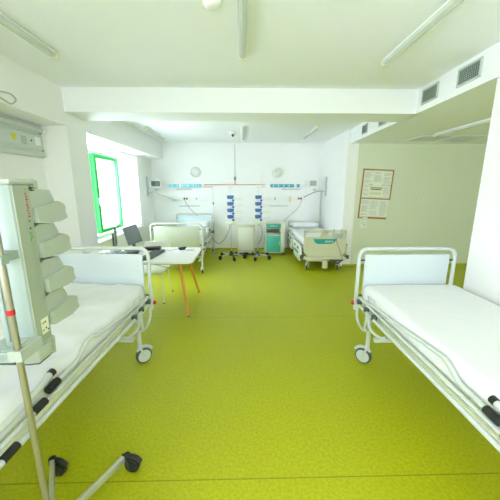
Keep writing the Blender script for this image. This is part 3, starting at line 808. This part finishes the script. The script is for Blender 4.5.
# teal bedside cabinet
BC = thing('bedside_cabinet', 'white bedside cabinet with teal drawer and door next to the electric bed', 'cabinet', (.745, 6.95, 0))
w = MB()
w.box(-.225, -.205, -.20, .20, .05, .76, .003); w.box(.135, .225, -.20, .20, .05, .76, .003)
w.box(-.225, .225, -.20, .20, .05, .075, .003); w.box(-.205, .135, -.20, .20, .475, .492, .002); w.box(-.205, .135, -.20, .20, .64, .65, .002)
w.box(-.205, .135, .18, .20, .07, .76); w.build('cabinet_body', 'creamlight', BC)
MB().box(-.232, .232, -.208, .205, .76, .782, .005).build('cabinet_top', 'creamlight', BC)
MB().box(-.203, .133, .15, .179, .495, .638).build('niche_back', 'niche', BC, 'grey niche back')
dw = MB().box(-.202, .132, -.212, -.19, .652, .750, .004).build('drawer', 'teal', BC, 'teal drawer')
MB().tube([(-.10, -.213, .705), (-.09, -.235, .700), (.03, -.235, .700), (.04, -.213, .705)], .007, 8, 4).build('handle', 'white', dw, 'white handle')
dw = MB().box(-.202, .132, -.212, -.19, .078, .472, .004).build('door', 'teal', BC, 'teal door')
MB().tube([(.105, -.213, .34), (.105, -.232, .33), (.105, -.232, .26), (.105, -.213, .25)], .006, 8, 4).build('handle', 'white', dw, 'white handle')
MB().box(-.19, .05, -.16, .12, .4925, .53, .006).build('shelf_tray', 'rackpale', BC)
for sx_ in (-1, 1):
    for y in (-.15, .15): castor((sx_*.18, y), BC, .022, 'dark', 'dark', swivel=0)
MB().tube([(.226, -.1, .62), (.245, -.1, .60), (.245, .1, .60), (.226, .1, .62)], .006, 8, 4).build('towel_rail', 'alu', BC)

# ------------------------------------------------------------------ wall units on the back wall
YW = YB-.001
def wall_unit(x0, x1, label, sm, z=1.63, right=False):
    t = thing('wall_supply_unit', label, 'wall unit', ((x0+x1)/2, YW, z), 0)
    h = (x1-x0)/2
    MB().box(-h-.12, h+.06, -.045, 0, -.055, .05, .008).build('unit_body', 'white', t)
    s = MB(); n = 5
    cuts = [-h+.0, -h+.26, -h+.30, -h+.48, -h+.66, h-.06]
    segs = [(-h, -h+.26), (-h+.30, -h+.48), (-h+.49, -h+.66), (-h+.67, h)] if not right else [(-h, -h+.2), (-h+.21, -h+.44), (-h+.45, -h+.60), (-h+.66, h-.08)]
    for a, b in segs:
        q_ = MB().box(a, b, -.053, -.044, -.044, .034, .002).build('outlet_panel', sm, t, 'blue outlet panel')
    o = MB()
    for k in range(6):
        xx = -h+.08+k*(2*h-.16)/5; o.cyl((xx, -.06, -.006), (xx, -.052, -.006), .016, 12)
    build_each(o, 'gas_outlet', 'creamlight', t)
    MB().box(-h+.18 if not right else -h+.30, -h+.55 if not right else h-.05, -.03, 0, -.105, -.078, .003).build('label_strip', 'greystrip', t)
    MB().box(-h-.06, h+.1, -.02, 0, -.375, -.255, .006).build('socket_trunking', 'white', t)
    MB().box(-h-.12, h+.06, -.012, 0, -.52, -.500, .003).build('lower_rail', 'white', t) if False else None
    for xx, mm in (((-.04, 'black'), (.02, 'red')) if not right else ((.32, 'red'), (.375, 'dark'))):
        MB().box(xx-.022, xx+.022, -.032, -.019, -.345, -.295, .004).build('socket', mm, t, mm+' socket')
    MB().box((.26, -.28)[right]-.02, (.26, -.28)[right]+.02, -.028, -.019, -.345, -.295, .004).build('socket', 'niche', t, 'grey socket')
    return t
wall_unit(-1.84, -1.03, 'long wall unit with pale blue outlets behind the far left bed', 'lightblue')
wall_unit(.67, 1.49, 'long wall unit with blue outlets above the teal cabinet', 'midblue', right=True)
# bumper shelf rails below
for x0, x1, nm in ((-1.62, -1.10, 'below the pale blue wall unit'), (.67, 1.12, 'above the teal cabinet')):
    q = MB().box(x0, x1, YW-.035, YW, 1.115, 1.14, .004).build('wall_rail', 'greystrip'); tag(q, 'short grey horizontal rail on the back wall ' + nm, 'rail')
# electric leads
q = MB().tube([(-1.46, YW-.035, 1.30), (-1.44, 7.36, 1.22), (-1.32, 7.34, 1.05), (-1.15, 7.31, .90), (-1.05, 7.325, .80)], .006, 6, 6).build('power_cable', 'wire'); tag(q, 'black lead running from the black wall socket to the far left bed', 'cable')
q = MB().tube([(1.455, YW-.035, 1.29), (1.45, 7.37, 1.20), (1.36, 7.35, 1.05), (1.22, 7.35, .93), (1.08, 7.36, .80), (1.02, 7.38, .66)], .007, 6, 6).build('power_cable', 'niche'); tag(q, 'grey lead hanging from the red wall socket behind the electric bed', 'cable')
# round wall lamps
for x, z, nm in ((-1.175, 1.955, 'above the pale blue wall unit'), (.83, 1.945, 'above the unit with darker blue outlets')):
    t = thing('wall_lamp', 'round frosted dome lamp on the back wall ' + nm, 'wall lamp', (x, YW, z), 0, 'round dome lamps on the back wall')
    MB().lathe([(.13, 0), (.135, -.01), (.13, -.02)], (0, 0, 0), Vector((0, 1, 0)), 28).build('lamp_base', 'white', t)
    MB().lathe([(.125, -.02), (.12, -.045), (.095, -.075), (.05, -.092), (.01, -.096)], (0, 0, 0), Vector((0, 1, 0)), 28).build('lamp_shade', 'shade', t)
# pipe run
t = thing('gas_pipe', 'thin copper-red pipe run along the back wall with a riser', 'pipe', (0, YW, 1.65))
MB().cyl((-.97, -.012, 0), (.62, -.012, 0), .008, 8).build('main_pipe', 'pipe', t)
MB().tube([(-.97, -.012, -.055), (-.76, -.012, -.055)], .007, 8).build('branch_pipe', 'pipe', t)
MB().tube([(.46, -.012, -.055), (.62, -.012, -.055)], .007, 8).build('branch_pipe', 'pipe', t)
MB().tube([(-.203, -.012, 0), (-.203, -.012, .22)], .009, 8).build('riser', 'pipe', t)
MB().tube([(-.203, -.012, .22), (-.203, -.012, .97)], .006, 8).build('riser_conduit', 'wirepale', t, 'grey conduit')
MB().box(-.225, -.185, -.04, -.004, .11, .19, .008).build('valve', 'dark', t, 'dark valve')
# infusion pole at far left bed
t = thing('drip_pole', 'thin grey drip pole standing beside the head of the far left bed', 'pole', (-.715, 7.0, 0))
MB().cyl((0, 0, .10), (0, 0, 1.20), .009, 10).build('outer_tube', 'alu', t)
MB().cyl((0, 0, 1.2), (0, 0, 1.62), .006, 8).build('inner_tube', 'alu', t)
MB().cyl((0, 0, 1.19), (0, 0, 1.24), .015, 10).build('clamp_ring', 'black', t, 'black clamp ring')
MB().lathe([(.07, .001), (.07, .02), (.03, .05), (.012, .11)], (0, 0, 0)).build('pole_base', 'niche', t)
MB().box(-.045, .0, -.012, .012, .52, .56, .004).build('bed_bracket', 'dark', t)
# patient monitors and arms
def pat_monitor(x, y, z, rz, label, flip=1):
    t = thing('patient_monitor', label, 'monitor', (x, y, z), rz, 'patient monitors on wall arms')
    MB().prism([(-.14, -.05), (-.12, -.09), (.12, -.09), (.14, -.05), (.14, .06), (.11, .09), (-.11, .09), (-.14, .06)], 'y', -.05, .06, .012).build('monitor_body', 'white', t)
    MB().box(-.085 if flip > 0 else -.105, .115 if flip > 0 else .05, -.055, -.049, -.055, .068, .003).build('screen', 'screen' if flip > 0 else 'niche', t)
    return t
def arm(x, y, z, pts, label, wx):
    t = thing('monitor_arm', label, 'wall arm', (x, y, z), 0, 'jointed wall arms holding patient monitors')
    MB().tube(pts, .014, 8).build('arm_tube', 'white', t)
    MB().cyl((0, .0, -.07), (0, .0, -.02), .03, 10).build('pivot', 'greystrip', t)
    return t
pat_monitor(-2.08, 7.10, 1.665, 0, 'white patient monitor with dark screen at the window end of the back wall')
arm(-2.08, 7.10, 1.565, [(0, 0, -.03), (.02, .1, -.05), (-.145, .10, -.07)], 'white wall arm under the patient monitor nearest the window', 0)
pat_monitor(1.70, 7.10, 1.675, math.radians(-8), 'white patient monitor with pale grey screen beside the right partition', -1)
arm(1.72, 7.12, 1.575, [(0, 0, -.04), (.12, .06, -.06), (.25, -.03, -.07)], 'white wall arm under the patient monitor beside the right partition', 0)
q = MB(); q.tube([(1.50, 7.2, 1.36), (1.70, 7.15, 1.46), (1.86, 7.1, 1.50), (1.962, 7.05, 1.50)], .011, 8, 3); q.sphere((1.50, 7.2, 1.36), .02); q = q.build('lamp_arm', 'niche'); tag(q, 'thin grey angled arm reaching from the right partition', 'arm')
q = MB(); q.tube([(-1.72, 7.34, 1.30), (-1.85, 7.22, 1.36), (-1.98, 7.12, 1.42)], .010, 8, 3); q.box(-1.76, -1.66, 7.30, 7.36, 1.25, 1.31, .012); q.tube([(-2.245, 7.05, 1.46), (-2.12, 7.1, 1.48), (-1.98, 7.12, 1.42)], .011, 8, 3); q = q.build('lamp_arm', 'greystrip'); tag(q, 'thin pale jointed arm hanging below the left patient monitor', 'arm')
for x, y, s_, nm in ((1.989, 7.05, -1, 'on the right partition beside the patient monitor'), (XR+.001, 6.95, 1, 'between the window and the back corner')):
    q = MB().box(min(x, x+s_*.028), max(x, x+s_*.028), y-.03, y+.03, 1.38, 1.83, .006).build('wall_track', 'greystrip'); tag(q, 'vertical grey mounting track ' + nm, 'wall track')
q = MB().box(1.93, 1.965, 7.33, 7.36, .5, 1.5, .006).build('cable_duct', 'greystrip'); tag(q, 'thin vertical grey conduit in the right rear corner behind the bed', 'conduit')
q = MB(); q.box(-.03, .03, -.03, 0, -.06, .06, .006); q.box(-.02, .02, -.045, -.029, -.07, -.02, .004); q = q.build('wall_bracket', 'yellowcap'); q.location = (1.18, YW, 1.30); tag(q, 'small pale bracket on the back wall left of the red socket', 'bracket')

# ------------------------------------------------------------------ bed-head unit on the left recess wall
t = thing('bed_head_unit', 'long pale bed-head wall unit with yellow warning sticker on the left wall', 'wall unit', (XR+.001, 2.162, .096))
L0, L1 = -1.1, 1.36-.02
def UB():
    m_ = MB(); m_.k = .94; return m_
b = UB()
b.prism([(0, 1.93), (.05, 1.935), (.062, 1.955), (.062, 1.985), (.045, 2.0), (.045, 2.02), (.055, 2.03), (.055, 2.17), (.043, 2.18), (.043, 2.20), (.075, 2.215), (.078, 2.245), (.05, 2.275), (0, 2.28)], 'y', L0, L1)
b.build('unit_body', 'enamel', t)
UB().prism([(0, 1.925), (.066, 1.93), (.066, 2.0), (.060, 2.02), (.060, 2.18), (.082, 2.21), (.084, 2.25), (.055, 2.285), (0, 2.288)], 'y', L1, L1+.02).build('end_cap', 'white', t)
b = UB(); b.cyl((.058, L1-.05, 2.195), (.074, L1-.05, 2.195), .012, 10); b.cyl((.058, L1-.04, 2.008), (.074, L1-.04, 2.008), .012, 10); build_each(b, 'screw', 'niche', t)
UB().prism([(.845, 2.135), (.935, 2.135), (.89, 2.055)], 'x', .055, .057).build('warning_sticker', 'yellow', t, 'yellow triangular sticker')
b = UB()
for k in range(6): b.box(.055, .0568, .985, 1.065, 2.05+k*.014, 2.058+k*.014)
b.build('printed_label', 'ink', t)
UB().cyl((.054, 1.14, 2.10), (.059, 1.14, 2.10), .010, 12).build('indicator', 'slot', t)
UB().cyl((.054, 1.33, 2.13), (.060, 1.33, 2.13), .012, 12).build('indicator', 'yellow', t, 'yellow indicator')
b = UB(); b.box(.055, .0585, 1.20, 1.29, 2.06, 2.15, .003); b.build('outlet_cover', 'white', t)

# ------------------------------------------------------------------ alcove wall: notice board etc
YA = 5.751
t = thing('notice_board', 'tall brown-framed notice board leaning slightly on the alcove wall', 'notice board', (2.60, YA, 1.46))
R = Matrix.Rotation(math.radians(2.5), 3, 'Y')
MB().box(-.285, .285, -.012, -.002, -.46, .46, rot=R).build('board_panel', 'cork', t)
f = MB(); T = .013
def bar(x0, x1, z0, z1):
    c_ = R @ Vector(((x0+x1)/2, 0, (z0+z1)/2)); dx, dz_ = (x1-x0)/2, (z1-z0)/2
    f.box(c_.x-dx, c_.x+dx, -.022, -.001, c_.z-dz_, c_.z+dz_, .003, rot=R)
bar(-.30, .30, .45, .47); bar(-.30, -.28, -.47, .47); bar(.28, .30, -.10, .47); bar(-.30, .30, -.10, -.082); bar(-.10, .27, -.485, -.45); bar(-.30, -.2, -.48, -.465)
f.build('board_frame', 'corkframe', t)
MB().sphere((-.22, -.03, .475), .012).build('mounting_screw', 'niche', t)
def sheet(x0, x1, z0, z1, label, m_='paper', y=-.0135, bold=False, rot=2.5, lines=True):
    w_, h_ = x1-x0, z1-z0; cx, cz = (x0+x1)/2, (z0+z1)/2
    o = MB(); o.use(m_); o.box(-w_/2, w_/2, -.0006, .0006, -h_/2, h_/2)
    o.use('ink'); n = int(h_/.019)
    random.seed(int((x0+z0)*1000))
    for k in range(1, n-1):
        zz = h_/2-h_*(k+.5)/n
        if random.random() < .12: continue
        a = -w_/2+w_*.09; b_ = w_/2-w_*(.08+.3*random.random()**3)
        o.box(a, b_, -.0009, -.0005, zz-.0030, zz+.0030)
    if bold:
        o.use('slot')
        o.box(-w_*.38, w_*.44, -.0012, -.0008, h_/2-.035, h_/2-.02); o.box(-w_*.32, w_*.34, -.0012, -.0008, h_/2-.062, h_/2-.048)
    o = o.build('notice_sheet'); v = Matrix.Rotation(math.radians(2.5), 3, 'Y') @ Vector((cx, 0, cz))
    o.location = (2.60+v.x, YA+y, 1.46+v.z); o.rotation_euler.y = math.radians(rot)
    tag(o, label, 'paper', 'printed notices on the board')
sheet(-.27, -.09, .19, .43, 'printed notice in the upper left corner of the brown board', rot=1.5)
sheet(-.085, .10, .15, .44, 'printed notice at the top middle of the brown board', rot=3)
sheet(.105, .275, .19, .43, 'printed notice in the upper right corner of the brown board', rot=2)
sheet(-.27, -.15, -.06, .18, 'narrow notice left of the cream one on the brown board', rot=3)
sheet(-.16, .13, -.055, .145, 'cream notice with bold heading in the middle of the board', 'papercream', y=-.0165, bold=True, rot=2)
sheet(.12, .27, -.06, .16, 'narrow notice right of the cream one on the brown board', rot=1)
sheet(-.27, -.10, -.44, -.105, 'printed notice at the lower left of the brown board', rot=2)
sheet(-.095, .085, -.44, -.105, 'printed notice at the lower middle of the brown board', rot=2.5)
sheet(.09, .275, -.44, -.105, 'printed notice at the lower right of the brown board', rot=3)
q = MB(); q.use('paper').box(-.07, .07, -.001, .0, -.075, .075); q.use('ink').box(-.05, .05, -.002, -.001, .03, .035); q.use('ink').box(-.05, .02, -.002, -.001, .01, .014)
q.use('slot').box(.02, .034, -.002, -.001, -.035, -.005); q = q.build('wall_note'); q.location = (2.40, YA-.001, .87); tag(q, 'small pale note with a dark mark just below the notice board', 'paper')
t = thing('light_switch', 'small pale wall switch on the alcove wall right of the notice board', 'switch', (3.51, YA, 1.375))
MB().box(-.045, .045, -.012, 0, -.04, .04, .004).build('switch_plate', 'creamlight', t)
q_ = MB(); q_.box(-.03, -.004, -.018, -.011, -.022, .022, .003); q_.box(.004, .03, -.018, -.011, -.022, .022, .003); q_.build('rocker', 'yellowcap', t)

# ------------------------------------------------------------------ light
W = bpy.data.worlds.new('World'); SC.world = W; W.use_nodes = True
bg = W.node_tree.nodes['Background']; bg.inputs['Color'].default_value = (.95, .93, 1.10, 1); bg.inputs['Strength'].default_value = 11.0
def portal(y0, y1, front=False):
    l = bpy.data.lights.new('window_portal', 'AREA'); l.shape = 'RECTANGLE'; l.size = WZ1-WZ0; l.size_y = y1-y0
    l.cycles.is_portal = True
    o = bpy.data.objects.new('window_portal', l); COL.objects.link(o)
    o.location = (XR-.29, (y0+y1)/2, (WZ0+WZ1)/2); o.rotation_euler = (0, math.radians(-90), 0)
    if front:
        l.size, l.size_y = y1-y0, WZ1-WZ0
        o.location = ((y0+y1)/2, YF-.24, (WZ0+WZ1)/2); o.rotation_euler = (math.radians(90), 0, 0)
portal(WY0, WY1); portal(W2Y0, W2Y1); portal(-.6, .5, True); portal(2.5, 4.3, True)

# ------------------------------------------------------------------ camera
cam = bpy.data.cameras.new('Camera'); co = bpy.data.objects.new('Camera', cam); COL.objects.link(co)
co.location = (0, 0, 1.6); co.rotation_euler = (math.radians(90-12.3), 0, math.radians(-1.3))
cam.sensor_width = 36; cam.lens = 290/500*36; cam.clip_start = .02
SC.camera = co
SC.view_settings.view_transform = 'Standard'; SC.view_settings.look = 'None'
SC.view_settings.gamma = 1; SC.view_settings.use_curve_mapping = False
SC.view_settings.exposure = .74
SC.cycles.max_bounces = 14; SC.cycles.diffuse_bounces = 10; SC.cycles.transparent_max_bounces = 12
SC.cycles.sample_clamp_indirect = 12
